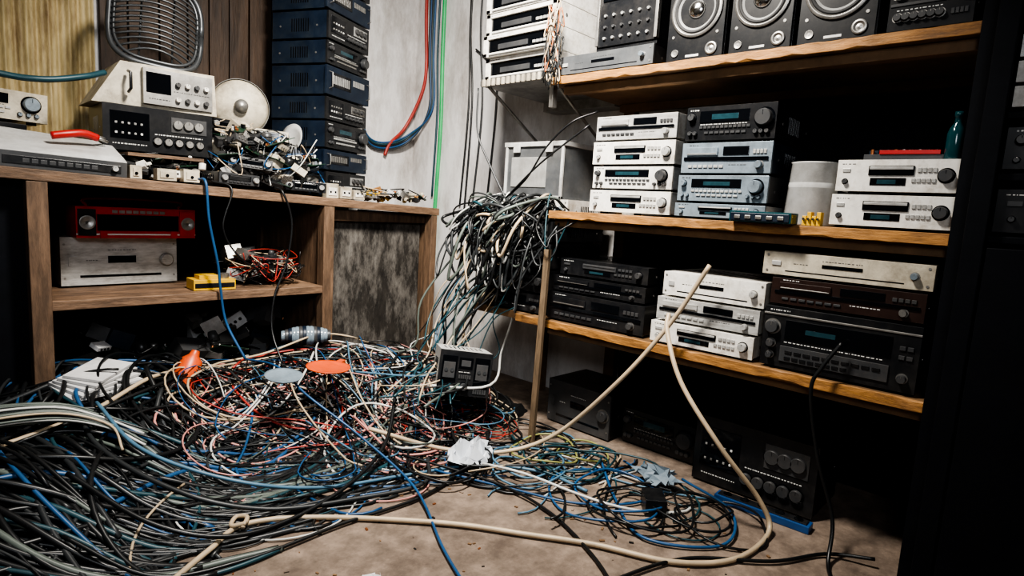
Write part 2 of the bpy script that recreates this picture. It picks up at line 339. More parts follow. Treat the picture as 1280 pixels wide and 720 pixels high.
# mid shelf stacks
Z=1.0035
for i,(hh,k,bo,fa) in enumerate(((.092,'cd',SIL,WHT),(.092,'receiver',SIL,WHT),(.094,'cd',WHT,WHT),(.098,'dvd',WHT,SIL))):
    sdev('cd_player' if k=='cd' else 'stereo_tuner',1.45-.004*(i%2),1.09+.004*(i%2),Z,hh,k,bo,fa,seed=30+i,x=2.02+.006*(i%2),kn=SIL if k!='receiver' else DGR,btn=DGR if i%2 else SIL); Z+=hh+.0008
Z=1.0035
for i,(hh,k,bo,fa) in enumerate(((.055,'cd',SIL,SIL2),(.098,'receiver',DGR,SIL2),(.112,'dvd',BLU,SIL2),(.125,'receiver',BLK,BLK))):
    sdev('cassette_deck' if k=='dvd' else 'stereo_receiver',1.075-.003*i,.750,Z,hh,k,bo,fa,seed=40+i,x=2.03+.004*i); Z+=hh+.0008
Z=1.0035
for i in range(2):
    sdev('cd_player',.552-.006*i,.244,Z,.100,'cd',SIL,WHT,seed=50+i,x=2.03,d=.30,kn=DGR); Z+=.102
b=MB(); b.lathe([(.078,0),(.082,.005),(.070,.20),(.074,.205),(.069,.206),(.066,.02),(0,.02)],(0,0,0),(0,0,1),LGR,40,caps=False); b.lathe([(.078,0),(0,0)],(0,0,0),(0,0,1),LGR,40,caps=False)
b.lathe([(.0745,.12),(.0755,.13),(.0735,.14)],(0,0,0),(0,0,1),LGR,40,caps=False); b.obj('grey_plastic_bucket',(2.16,.650,1.0035))
b=MB(); random.seed(3)
b.box(-.10,.10,-.03,.03,0,.035,TEA); b.box(-.095,.095,-.034,-.03,.004,.03,BLU)
for i in range(5): b.box(-.08+i*.035,-.06+i*.035,-.038,-.03,.010,.022,STE)
b.obj('network_switch',(1.992,.74,1.0035),-92,bevel=.002)
b=MB()
for i in range(4):
    b.box(-.02+.014*i,-.008+.014*i,-.01,.02,.0,.03+.012*(i%2),YEL); b.cyl((-.014+.014*i,-.01,.02),(0,-1,0),.004,.008,CHR,12)
b.obj('rca_connector_block',(2.02,.605,1.0035),-90,bevel=.001)
b=MB()
b.box(-.10,.10,0,.15,0,.018,DGR); b.box(-.06,.09,-.004,.02,.018,.030,RED); b.box(-.09,-.02,.03,.12,.018,.032,BLU); b.box(.01,.07,.04,.1,.018,.036,BLK)
for i in range(9): b.cyl((-.08+i*.02,.02,.018),(0,0,1),.005,.016,random.choice([COP,STE,BLK]),10)
b.obj('open_car_radio_chassis',(2.08,.39,1.2075),-84,bevel=.001)
b=MB(); b.lathe([(.020,0),(.022,.004),(.022,.07),(.018,.085),(.009,.10),(.009,.115),(.011,.116),(.011,.13),(0,.13)],(0,0,0),(0,0,1),TEA,24,caps=False)
b.obj('small_bottle',(2.07,.268,1.2075))
# lower shelf
Z=.5315
sdev('dvd_player',1.64,1.16,Z,.125,'dvd',BLK,BLK,seed=60,x=2.03,d=.4); sdev('dvd_player',1.63,1.17,Z+.126,.07,'dvd',BLK,BLK,seed=61,x=2.04,d=.4); sdev('dvd_player',1.60,1.17,Z+.197,.075,'cd',BLK,BLK,seed=62,x=2.05,d=.38)
z=Z
for i,(hh,k) in enumerate(((.085,'cd'),(.092,'dvd'),(.094,'plain'))):
    sdev('stereo_component',1.12-.012*i,.735-.008*i,z,hh,k,WHT,WHT if i!=1 else SIL,seed=70+i,x=2.02+.008*i,kn=SIL,btn=SIL,tw=1.5-i); z+=hh+.0008
z=Z
sdev('stereo_amplifier',.708,.268,z,.205,'big',BLK,BLK,seed=80,x=2.02,d=.4); z+=.2058
sdev('stereo_receiver',.700,.272,z,.093,'dvd',BRN,BRN,seed=81,x=2.03,d=.38,kn=STE); z+=.0938
sdev('satellite_receiver',.735,.262,z,.082,'plain',CRM,CRM,seed=82,x=2.03,d=.34)
z=Z
for i,(hh,k,f_) in enumerate(((.09,'dvd',BLK),(.11,'cd',BLK),(.12,'receiver',DGR),(.10,'equip',BLK))):
    sdev('rack_amplifier',2.10,1.685,z,hh,k,BLK,f_,seed=90+i,x=2.05+.01*i,d=.4); z+=hh+.0008
device('white_appliance_base',.40,.100,.30,'plain',WHT,WHT,(2.16,1.87,z),-90,95); z+=.1005
b=MB(); w=.36;d=.3;h=.26
b.box(-w/2,w/2,.004,d,0,h-.02,SMK); b.box(-w/2-.006,w/2+.006,-.006,d+.006,h-.022,h,LGR)
for x0 in(-w/2,w/2-.014): b.box(x0,x0+.014,-.004,.012,0,h-.02,LGR)
b.box(-w/2,w/2,-.004,.012,0,.014,LGR); b.box(-w/2+.04,w/2-.10,.0,.005,.05,h-.07,GRY)
for sx in(-1,1): b.box(sx*.1-.02,sx*.1+.02,-.014,-.004,h-.05,h-.005,LGR)
b.obj('plastic_storage_box',(2.16,1.89,z+.001),-90,bevel=.004)
b=MB(); b.box(-.13,.13,0,.02,0,.44,WHT); b.box(-.11,.11,-.004,0,.02,.42,SIL)
for q in(-.12,.12):
    for zz in(.03,.41): b.cyl((q,-.004,zz),(0,-1,0),.005,.002,STE,10)
b.obj('white_metal_panel',(2.50,1.47,1.0035),-90,bevel=.003)
# floor gear
device('power_amplifier',.36,.21,.28,'plain',BLK,DGR,(2.20,1.56,0),-92,101)
device('surround_amplifier',.44,.265,.28,'equip',BLK,BLK,(2.15,.74,0),-90,102)
device('stereo_amplifier',.34,.16,.26,'receiver',BLK,BLK,(2.26,1.18,0),-90,103)
for i,(z,hh,f_) in enumerate(((1.311,.058,WHT),(1.37,.058,WHT),(1.429,.062,SIL),(1.161,.11,BLK),(1.006,.115,BLK),(1.641,.12,BLK))):
    sdev('stereo_component',.148,-.29,z,hh,'cd' if i!=3 else 'receiver',f_,f_,x=1.93,seed=110+i,d=.36)
# ---------------------------------------------------------------- workbench (top sags to the right)
SL=.034; XZ=1.5
def zt(x): return 1.0-SL*(x-XZ)
b=MB()
b.box(-.45,2.19,2.612,3.34,.968,1.0,WOD,sl=SL,x00=XZ); b.box(-.45,2.20,2.597,2.612,.962,1.001,WOD,sl=SL,x00=XZ)
b.box(.44,1.50,2.62,3.34,.548,.578,WOD); b.box(.44,1.50,2.605,2.622,.543,.579,WOD)
b.box(-.45,2.18,2.66,3.34,.10,.13,WOD)
for x0,x1 in((.385,.445),(1.495,1.55),(2.15,2.19)): b.box(x0,x1,2.60,2.66,0,zt(x1)-.038,WODV); b.box(x0,x1,3.27,3.34,0,zt(x1)-.036,WODV)
for x in(.40,1.51): b.box(x,x+.02,2.66,3.27,.13,zt(x)-.034,WODV)
b.box(.44,1.50,3.32,3.34,.13,.965,MBK); b.box(-.45,.40,2.70,2.72,.13,.99,MBK); b.box(-.45,-.40,2.6,3.34,0,1.02,WODV)
b.box(1.55,2.15,2.70,2.72,.13,.945,CHK); b.box(1.55,2.15,2.66,2.70,.89,.945,WODV); b.box(1.56,1.60,2.685,2.70,.13,.88,WODV)
b.box(2.17,2.185,2.66,3.3,.1,.94,WODV)
b.obj('wooden_workbench',bevel=.003)
device('stereo_amplifier',.43,.205,.33,'plain',GRY,SIL,(.745,2.93,.5785),2,120,kn=SIL)
def boombox():
    b=MB(); w=.44;h=.125;d=.16
    b.box(-w/2,w/2,0,d,0,h,RED); b.box(-w/2+.07,w/2-.07,-.006,.002,.03,h-.03,GLS)
    for sx in(-1,1):
        b.box(sx*(w/2-.035)-.03,sx*(w/2-.035)+.03,-.008,.002,.01,h-.01,BLK if sx<0 else RED); b.lathe([(.026,0),(.028,-.006),(.02,-.006),(.006,0)],(sx*(w/2-.035),-.008,h*.5),(0,1,0),STE,24)
        b.box(sx*(w/2-.09)-.012,sx*(w/2-.09)+.012,-.012,0,.0,.03,RED)
    b.tube(cat([(-w/2+.05,.06,h),(-w/2+.06,.06,h+.03),(w/2-.06,.06,h+.03),(w/2-.05,.06,h)],5),.007,RED,8)
    btns(b,-.1,.1,h-.024,8,.012,STE); b.box(-w/2,w/2,-.003,.001,.012,.018,LBL)
    b.obj('red_boombox',(.79,2.85,.786),1,bevel=.004)
boombox()
b=MB(); b.box(-.085,.085,0,.1,0,.045,YEL); b.box(-.06,.02,.01,.08,.045,.062,YEL); b.box(-.08,.08,-.003,0,.01,.03,BLK); b.cyl((.05,.05,.045),(0,0,1),.022,.02,STE)
b.obj('yellow_power_tool_battery',(1.02,2.66,.5795),-3,bevel=.004)
def clutter(b,x0,x1,y0,y1,z0,h,n,seed,ms,smin=.02,smax=.09,hfun=None):
    random.seed(seed)
    for i in range(n):
        x=random.uniform(x0,x1); y=random.uniform(y0,y1); t=random.random()**1.3; z=z0+h*t*(hfun((x-x0)/(x1-x0)) if hfun else 1)
        s=random.uniform(smin,smax); m=random.choice(ms); k=random.random()
        R=rot('Z',random.uniform(0,180))@rot('X',random.uniform(-35,35))@rot('Y',random.uniform(-30,30))
        if k<.46:
            hh=s*random.uniform(.25,.7); b.box(x-s/2,x+s/2,y-s*.35,y+s*.35,z+.004,z+.004+hh,m,R)
            m2=random.choice([BLK,STE,GLS]); c=Vector((x,y,z+.004+hh/2))
            for q in range(3): b.cyl(c+R@Vector(((q-1)*s*.25,-s*.35,0)),R@Vector((0,-1,0)),s*.07,.004,m2,10)
        elif k<.66:
            ax=R@Vector((0,0,1)); r=s*.25; b.lathe([(r*.6,0),(r,.003),(r,s*.5),(r*.5,s*.55)],(x,y,z+r),ax,m,16)
        elif k<.84:
            b.box(x-s*.7,x+s*.7,y-s*.5,y+s*.5,z+.02,z+.023,GRN,R); c=Vector((x,y,z+.0215))
            for j in range(8):
                p=c+R@Vector((random.uniform(-.6,.6)*s,random.uniform(-.4,.4)*s,.002)); b.cyl(p,R@Vector((0,0,1)),random.uniform(.003,.008),random.uniform(.006,.018),random.choice([STE,BLK,BLK,COP,LBL]),8)
        else:
            P=[(x+random.uniform(-.1,.1),y+random.uniform(-.06,.06),z+.01+random.uniform(0,.05)) for j in range(5)]
            b.tube(cat(P,5),random.uniform(.0018,.0035),random.choice([C_BLK,C_BLK,C_BLK,C_BLK,C_DGR,C_BEI]),6)
b=MB(); clutter(b,1.14,1.40,2.70,2.95,.585,.12,45,5,[BLK,DGR,STE,BLK],.03,.1)
random.seed(55)
for i in range(36):
    P=[(random.uniform(1.12,1.44),random.uniform(2.64,2.85),.59+random.uniform(0,.15)) for j in range(5)]
    b.tube(cat(P,6),.0024,random.choice([C_RED,C_RED,C_BLK,C_BLK,C_BLK,C_BEI]),5)
b.obj('wiring_harness_heap')
# bench top items
b=MB(); w=.38
b.box(-w/2,w/2,0,.24,0,.055,DGR); b.add([(-w/2,0,.055),(w/2,0,.055),(w/2,.24,.055),(-w/2,.24,.055),(-w/2+.01,.04,.075),(w/2-.01,.02,.075),(w/2-.01,.23,.135),(-w/2+.01,.23,.145)],[(0,1,5,4),(1,2,6,5),(2,3,7,6),(3,0,4,7),(4,5,6,7),(0,3,2,1)],LGR)
b.box(-w/2+.02,w/2-.02,-.003,.001,.012,.04,BLK); btns(b,-.12,.1,.018,9,.014,DGR); knob(b,.15,.028,.010,SIL,GLS)
b.obj('tape_recorder',(.50,2.63,zt(.50)+.002),-2,0,1.9,bevel=.003)
device('stereo_amplifier',.44,.16,.3,'plain',BLK,BLK,(.22,2.93,zt(.22)+.008),0,130,ry=1.9)
device('stereo_tuner',.42,.115,.28,'receiver',SIL,CRM,(.30,2.93,1.214),3,131,kn=SIL2,ry=1.9)
b=MB(); b.box(-.07,.07,-.03,.03,0,.045,BLK); b.cyl((-.04,-.03,.022),(0,-1,0),.012,.02,STE); b.obj('black_transformer',(.20,2.68,zt(.2)+.003),8,0,1.9,bevel=.004)
b=MB(); b.tube(cat([(-.08,0,0),(-.03,-.01,.012),(.02,-.01,.02),(.07,0,.01)],6),.014,RED,12); b.tube([(.07,0,.01),(.11,.01,.0)],.006,STE,8); b.tube([(.07,0,.015),(.11,.03,.012)],.006,STE,8)
b.obj('red_pliers',(.56,2.74,1.163),12)
b=MB(); clutter(b,.74,1.0,2.70,2.9,1.03,.06,50,8,[BLK,DGR,WHT,STE,GRY],.03,.07); b.box(.72,1.0,2.90,3.15,1.03,1.131,DGR)
for (x0,x1,y0,h_) in((.71,.75,2.66,.05),(.80,.87,2.65,.045),(.9,.96,2.66,.05)):
    b.box(x0,x1,y0,y0+.05,1.03,1.03+h_,CRM); b.box(x0+.01,x1-.01,y0-.004,y0,1.04,1.02+h_,CRM); b.cyl(((x0+x1)/2,y0-.004,1.05),(0,-1,0),.006,.003,GLS,12)
b.box(.72,1.0,2.72,2.9,1.118,1.131,WOD)
b.obj('electronics_parts_pile',bevel=.001)
device('car_stereo_head_unit',.40,.185,.3,'equip',BLK,BLK,(.86,2.80,1.1335),-4,133,kn=STE)
b=MB(); w=.40;h=.17
b.add([(-w/2-.05,.03,0),(w/2,0,0),(w/2,.3,0),(-w/2-.05,.3,0),(-w/2+.05,.03,h),(w/2-.01,0,h),(w/2-.01,.3,h),(-w/2+.05,.3,h)],[(0,1,5,4),(1,2,6,5),(2,3,7,6),(3,0,4,7),(4,5,6,7),(0,3,2,1)],CRM)
b.box(-.08,w/2-.02,-.008,.03,.015,h-.015,STE); b.box(-.07,.02,-.010,-.006,.06,h-.03,GLS)
for i in range(4):
    for j in range(2): knob(b,.045+i*.036,.045+.06*j,.010,[WHT,DGR][(i+j)%2],GLS,.024)
label(b,.03,.17,.075,.003,DGR,-.009); label(b,-.06,.02,.035,.004,DGR,-.009)
b.tube([(-.13,.0,.05),(-.13,-.04,.06),(-.13,-.04,.12),(-.13,.0,.13)],.006,BLK,8)
b.obj('oscilloscope',(.88,2.80,1.3195),-3,bevel=.004)
b=MB(); W=.170;Hh=.19
def sup(t,k=1):
    c,s_=math.cos(t),math.sin(t); return (W*k*math.copysign(abs(c)**.6,c),0.03*k*k*abs(c)**2-.03*(1-k),Hh+Hh*k*math.copysign(abs(s_)**.6,s_))
b.tube([sup(2*math.pi*i/64) for i in range(65)],.012,GUN,8); b.tube([sup(2*math.pi*i/64,.90) for i in range(65)],.007,GUN,8)
for i in range(15):
    zz=(i+1)/16*2-1; xx=W*.95*(max(0,1-abs(zz)**3.3))**.3
    b.tube([(xx*t,-.012*(1-t*t)+.02*t*t,Hh+Hh*zz*.95+.035*(1-t*t)) for t in[-1+.2*j for j in range(11)]],.0048,GUN,6)
for xx in(-.06,.06): b.tube([(xx,.012,.02),(xx,.012,2*Hh-.02)],.004,GUN,6)
b.obj('black_heater_grille',(.87,2.88,1.50),-10,-14,5)
b=MB(); b.lathe([(0,0),(.05,.006),(.08,.022),(.083,.024),(.055,.010),(0,.004)],(0,0,0),(.1,-1,.25),LGR,36,caps=False); b.tube([(0,-.0,0),(.0,-.06,.03)],.004,STE,8); b.cyl((0,-.06,.03),(0,-1,.2),.012,.02,DGR)
b.tube([(0,.01,0),(0,.05,-.05)],.008,STE,8); b.obj('small_satellite_dish',(.30,3.02,1.43))
b=MB(); b.box(1.02,1.40,2.90,3.15,1.02,1.26,BLK); b.box(1.04,1.38,2.892,2.902,1.05,1.23,DGR)
for i in range(7): b.box(1.06,1.36,2.888,2.893,1.07+.022*i,1.08+.022*i,BLK)
clutter(b,1.10,1.50,2.67,2.86,1.02,.23,210,12,[BLK,DGR,BLK,STE,GRY,CRM,BLK,CHR,BLU,BLK],.03,.10,lambda t:1.1-.5*t)
random.seed(77)
for i in range(26):
    x=random.uniform(1.10,1.45); P=[(x+random.uniform(-.1,.12),random.uniform(2.63,2.85),1.03+random.uniform(0,.24)) for j in range(5)]
    b.tube(cat(P,6),.0026,random.choice([C_BLK,C_BLK,C_BLK,C_BLK,C_WHT,C_BEI,C_BLU]),5)
b.obj('dismantled_electronics_heap')
for i,(x,y,z,rz,rx,ry,f_,bo) in enumerate(((1.17,2.66,1.10,-18,-12,4,BLK,STE),(1.22,2.74,1.21,14,-8,-6,DGR,STE),(1.35,2.70,1.12,-8,10,10,BLK,STE),(1.32,2.82,1.245,-30,-4,3,CRM,GRY),(1.16,2.84,1.266,8,0,0,BLK,BLK),(1.12,2.65,1.025,6,0,2,DGR,STE),(1.42,2.64,1.015,-22,0,2,BLK,STE))):
    device('car_radio',.18,.055,.15,'radio',bo,f_,(x,y,z),rz,170+i,rx=rx,ry=ry,kn=GRY)
b=MB(); k=1.25; b.lathe([(.04*k,-.03),(.07*k,-.02),(.098*k,0),(.10*k,.02),(.10*k,.15),(.085*k,.19),(.03*k,.2)],(0,0,0),(-.30,-.95,.0),CRM,36); b.lathe([(.03,.20),(.028,.23),(.0,.235)],(0,0,0),(-.30,-.95,.0),STE,24,caps=False)
for q in(.03,.09,.15): b.lathe([(.125,q),(.128,q+.004),(.128,q+.010),(.125,q+.014)],(0,0,0),(-.30,-.95,.0),GRY,36,caps=False)
b.box(-.05,.08,-.02,.08,-.128,-.10,DGR); b.obj('electric_motor_drum',(1.27,3.04,1.39))
b=MB(); b.lathe([(.0,0),(.05,.004),(.075,.018),(.077,.02),(.05,.008),(0,.003)],(0,0,0),(-.92,-.25,.25),LGR,32,caps=False); b.obj('white_dish',(1.47,2.86,1.27))
b0=bpy.data.objects.new('equipment_tower',None); SC.collection.objects.link(b0); b0.location=(1.74,3.0,1.004); b0.rotation_euler=(0,0,math.radians(24))
z=0
for i,hh in enumerate((.13,.11,.14,.12,.15,.12,.14,.13,.12)):
    o=device('rack_unit_%d'%(i+1),.36,hh,.34,['equip','rack','receiver'][i%3],BLU,[BLK,BLU,BLK][i%3],(0,-.12+.004*(i%2),z),0,140+i,btn=STE if i%2 else GRY); o.parent=b0; z+=hh+.0008
b=MB()
for i in range(3):
    x=1.54+i*.075; b.box(x,x+.065,2.66,2.71,1.0,1.070-.012*i,CRM); b.box(x+.01,x+.055,2.656,2.661,1.012,1.05-.01*i,WHT)
    for q in(.02,.045): b.cyl((x+q,2.656,1.03),(0,-1,0),.005,.002,GLS,10)
b.obj('wall_socket_parts',bevel=.002)
b=MB(); clutter(b,1.78,2.15,2.64,2.76,.995,.035,60,14,[PLY,CRM,YEL,STE,GRY,BLK],.015,.05); b.obj('screws_and_fittings_scatter')
b=MB(); clutter(b,.52,1.43,2.75,3.1,.15,.24,90,16,[BLK,DGR,PAP,DGR,STE,BLU],.05,.16); b.obj('scrap_electronics_heap')
b=MB(); b.lathe([(.045,0),(.05,.01),(.04,.12),(.02,.14),(.015,.16)],(0,0,0),(.5,.2,1),ORG,24); b.obj('orange_bottle',(.83,2.52,.21))
b=MB()
for i in range(5): b.box(-.12+.01*i,.12,-.09+.012*i,.09,.012*i,.012*i+.010,PAP,rot('Z',8*i))
b.obj('paper_stack',(.55,2.52,.27),15,8,bevel=.001)
b=MB()
for i in range(14):
    t=i/13; r=.045*math.sin(math.pi*(.12+.76*t))**.6
    b.lathe([(r*.97,-.010),(r*1.05,0),(r*.97,.010)],((t-.5)*.20,0,.05),(1,0,.0),[PLB,DGR,BLU,PLB][i%4],20)
b.obj('striped_cloth_roll',(1.40,2.58,.30),-25)
# ---------------------------------------------------------------- cable pile
PB=[(-1.2,1.1),(.0,1.25),(.3,1.42),(.5,1.57),(.9,1.76),(1.2,1.78),(1.5,1.78),(1.8,1.62),(2.4,1.7)]
def yb(x):
    for (a,c),(d,e) in zip(PB,PB[1:]):
        if x<=d: return c+(e-c)*max(0,min(1,(x-a)/(d-a)))
    return PB[-1][1]
def ss(t): t=max(0,min(1,t)); return t*t*(3-2*t)
def hf(x,y):
    d=y-yb(x); return .26*ss(d/.88)*(1-.7*ss((x-1.95)/.4))*(.85+.25*math.sin(5*x+3*y)*math.cos(4*y-2*x))
pile=bpy.data.objects.new('cable_pile',None); SC.collection.objects.link(pile)
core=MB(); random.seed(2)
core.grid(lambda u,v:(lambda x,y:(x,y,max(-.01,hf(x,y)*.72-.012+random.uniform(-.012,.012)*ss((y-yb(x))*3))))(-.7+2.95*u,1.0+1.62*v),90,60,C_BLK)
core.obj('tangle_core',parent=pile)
def walk(x,y,th,L,u,bounds,kmax=4,lift=0.,k0=None):
    pts=[];k=random.gauss(0,1.5) if k0 is None else k0;st=.035;n=int(L/st);ph=random.uniform(0,6);fr=random.uniform(3,7); amp=random.uniform(.02,.12)
    x0,x1,y0,y1=bounds
    for i in range(n):
        z=hf(x,y)*(u+amp*math.sin(ph+i*st*fr))+.007+lift*max(0,math.sin(ph*2+i*st*2.3))**2
        pts.append((x,y,z)); k+=random.gauss(0,.55); k=max(-kmax,min(kmax,k*.985))
        if x<x0 or x>x1 or y<max(y0,0) or y>y1:
            tx=(x0+x1)/2-x; ty=(y0+y1)/2-y; want=math.atan2(ty,tx); dlt=(want-th+math.pi)%(2*math.pi)-math.pi; th+=max(-.3,min(.3,dlt))
        th+=k*st; x+=math.cos(th)*st; y+=math.sin(th)*st
    return pts
def inpile(x,y,m=0): return y>yb(x)+m
def clipped(g,P,ok,r,m,n=6):
    Q=[]
    for p in list(P)+[None]:
        if p is not None and ok(p): Q.append(p)
        else:
            if len(Q)>6: g.tube(Q,r,m,n)
            Q=[]
groups={'black_strands':MB(),'coloured_strands':MB(),'floor_strands':MB(),'hanging_tangle':MB()}
G=groups['black_strands']; random.seed(101)
for i in range(150):
    cx=random.gauss(.95,.14); cy=random.gauss(2.35,.14); R=random.uniform(.35,1.15); ex=random.uniform(.85,1.15)
    a0=math.radians(random.uniform(120,190)); a1=a0+math.radians(random.uniform(70,190)); u=random.uniform(.75,1.14); P=[]
    n=int((a1-a0)*R/.035)+4; p1=random.uniform(0,6); p2=random.uniform(0,6); w1=random.uniform(.01,.05)
    for j in range(n):
        a=a0+(a1-a0)*j/(n-1); rr=R*(1+w1*math.sin(3*a+p1)+w1*.6*math.sin(7*a+p2)); x=cx+rr*ex*math.cos(a); y=cy+rr*math.sin(a)*.82
        P.append((x,y,hf(x,y)*(u+.08*math.sin(a*9+p2))+.009))
    marg=random.choice([-.02,-.04,-.10,-.18])
    clipped(G,P,lambda p:p[1]<2.95 and p[0]<1.95 and inpile(p[0],p[1],marg),random.choice([.0045,.0055,.0065,.008,.009]),random.choice([C_BLK]*7+[C_DGR,C_DGR,C_GRN,C_TEAL,C_BLU]),7)
for i in range(210):
    for _ in range(50):
        x=random.uniform(-.5,1.1); y=random.uniform(1.0,2.7)
        if inpile(x,y,.02): break
    P=walk(x,y,random.gauss(math.pi*.95,.7)+(math.pi if random.random()<.5 else 0),random.uniform(.8,2.2),random.uniform(.8,1.2),(-.6,1.3,1.25,2.75),3)
    clipped(G,P,lambda p:inpile(p[0],p[1],-.03),random.choice([.004,.005,.006,.007,.0085]),random.choice([C_BLK]*10+[C_DGR,C_DGR,C_DGR,C_GRN,C_BEI,C_BLU,C_TEAL]))
for i in range(24):
    o=random.uniform(-.08,.08); q=random.uniform(0,.04); e=random.uniform(-.05,.05)
    G.tube(cat([(.02,2.26+o*.8+e,.24+q),(.20,2.28+o,.27+q),(.38,2.26+o*.9,.26+q),(.50,2.22+o*1.2,.23+q*.5),(.58+random.uniform(-.1,.05),2.16+o*1.6,.19)],6),.0042,random.choice([C_WHT,C_GRN,C_GRN,C_BEI,C_DGR,C_GRN]),6)
G=groups['coloured_strands']; random.seed(202)
for i in range(350):
    for _ in range(50):
        x=random.gauss(1.42,.32); y=random.uniform(1.75,2.6)
        if inpile(x,y,.05) and .65<x<2.1: break
    P=walk(x,y,random.uniform(0,6.28),random.uniform(.5,1.6),random.uniform(.85,1.3),(.85,2.0,1.85,2.55),7,lift=random.choice([0,0,.03,.06]))
    P=[p for p in P if p[0]<2.15 and p[1]<2.95]
    G.tube(P,random.choice([.0022,.003,.003,.004,.005]),random.choice([C_RED,C_PNK,C_PNK,C_PNK,C_WHT,C_WHT,C_BLU,C_SKY]+[C_BLK]*7+[C_BEI,C_BEI,C_DGR,C_DGR,C_GRN,C_TEAL]),5)
G=groups['floor_strands']; random.seed(303)
for i in range(26):
    x=random.uniform(1.45,2.0); y=random.uniform(1.0,1.75)
    P=walk(x,y,random.uniform(0,6.28),random.uniform(.5,1.3),1,(1.5,2.05,.85,1.7),4.5,lift=random.choice([0,.02,.05]))
    clipped(G,P,lambda p:p[0]<2.13 and (p[0]>1.42 or p[1]>1.5),random.choice([.003,.004,.005]),random.choice([C_BLU,C_SKY,C_BLK,C_BLK,C_BLK,C_BLK,C_WHT,C_DGR,C_TEAL,C_BEI]))
for i in range(18):
    x=random.uniform(.8,1.5); y=random.uniform(1.52,1.8)
    P=walk(x,y,random.uniform(2.6,3.6),random.uniform(.6,1.2),1,(.7,1.7,1.6,2.0),4)
    clipped(G,P,lambda p:p[1]>1.45 and inpile(p[0],p[1],-.25),random.choice([.003,.0045,.0055]),random.choice([C_BLU,C_BLK,C_BLK,C_DGR,C_WHT]))
for (cx,cy,R,n,m) in((1.80,1.08,.18,2,C_BLU),(1.74,.92,.13,3,C_BLK),(1.86,1.32,.15,3,C_TEAL),(1.95,1.42,.12,2,C_YEL),(1.45,1.64,.16,4,C_BLK),(1.90,.78,.12,3,C_BLK),(1.72,1.42,.15,2,C_SKY)):
    for i in range(n):
        p=random.uniform(0,6); q=random.uniform(0,6); r_=R*random.uniform(.75,1.25); ox=random.gauss(0,.03); oy=random.gauss(0,.03)
        G.tube([(cx+ox+r_*math.cos(a+p)*(1+.08*math.sin(2*a)),cy+oy+r_*math.sin(a+p)*(1+.1*math.cos(3*a+q)),.008+.010*i+.02*(1+math.sin(a*2+q))*.5) for a in[j*.18 for j in range(38)]],.0042,m,6)
def fl(pts,r,m,n=10,g=G): g.tube(cat(pts,n),r,m,8)
f=.012
fl([(.42,1.50,.02),(.60,1.62,.02),(.73,1.69,.02),(.92,1.60,f),(1.19,1.32,f),(1.34,1.10,f),(1.45,.93,f),(1.55,.72,f),(1.71,.60,f),(1.93,.585,.02),(1.94,.63,.11),(1.86,.74,.27),(1.86,.90,.45),(1.92,1.0,.60),(1.955,1.02,.66)],.0085,C_BEI)
fl([(1.955,.885,.85),(1.935,1.0,.63),(1.86,1.15,.39),(1.84,1.40,.12),(1.70,1.56,.03),(1.52,1.72,.04),(1.3,1.9,.12)],.0085,C_BEI)
fl([(.71,1.66,.03),(.74,1.70,.035),(.72,1.73,.03),(.69,1.69,.03),(.72,1.66,.04)],.007,C_BEI)
fl([(1.08,2.50,.30),(1.10,2.25,.32),(1.12,2.05,.25),(1.22,1.85,.13),(1.25,1.55,.03),(1.10,1.22,f),(1.03,1.05,f),(.98,.92,f)],.0045,C_BLU)
fl([(1.35,1.75,.05),(1.5,1.4,.02),(1.5,1.15,f),(1.40,.90,f),(1.28,.72,f)],.005,C_BLK)
fl([(1.95,1.25,.03),(1.75,1.05,f),(1.6,.85,f),(1.75,.66,f),(1.95,.72,.03),(2.05,.95,.03)],.005,C_BLU)
fl([(1.2,.80,f),(1.38,.78,f),(1.6,.70,f),(1.78,.52,f),(1.95,.42,f),(2.0,.3,.03)],.0055,C_BLK)
fl([(1.4,1.62,.02),(1.52,1.35,f),(1.62,1.12,f),(1.80,.98,f),(1.98,1.02,f),(2.04,1.2,.02)],.0045,C_BLU)
fl([(.47,2.45,.25),(.46,2.10,.20),(.60,1.83,.11),(.80,1.70,.04),(1.05,1.62,.02),(1.30,1.56,.02),(1.42,1.68,.04)],.0075,C_DGR)
fl([(.5,2.3,.28),(.55,2.0,.2),(.75,1.8,.11),(1.0,1.72,.04),(1.3,1.65,.02),(1.55,1.55,.02),(1.7,1.35,.02),(1.72,1.15,f)],.006,C_SKY)
fl([(.35,1.95,.20),(.50,1.72,.09),(.70,1.62,.03),(1.0,1.66,.03),(1.3,1.80,.08),(1.5,2.0,.22)],.007,C_BLK)
fl([(.30,1.75,.12),(.45,1.58,.03),(.66,1.52,.015),(.95,1.52,f),(1.25,1.50,f),(1.5,1.58,.02),(1.62,1.78,.08)],.0055,C_BLK)
G=groups['hanging_tangle']; random.seed(404)
dk=[C_BLK]*7+[C_DGR]*4+[C_GRN]*3+[C_BEI,C_WHT,C_TEAL]
for i in range(85):
    y=random.uniform(1.68,2.12); y2=y+random.uniform(-.12,.16); ztp=.99+random.uniform(-.02,.06); xo=random.uniform(1.90,2.02)
    drop=random.choice([.12,.16,.22,.30,.42])*random.uniform(.7,1.1)
    P=[(2.15,y+random.uniform(-.05,.05),ztp-.02),(2.07,y,ztp+.02),(xo,y*.5+y2*.5+random.uniform(-.03,.03),ztp-drop*.45),(xo-.02,y2,ztp-drop),(xo+.02,y2+random.uniform(-.1,.1),ztp-drop*.7),(2.03,y2+random.uniform(-.1,.1),ztp-random.uniform(.02,.1))]
    G.tube(cat(P,6),random.choice([.0035,.0045,.006,.007]),random.choice(dk),6)
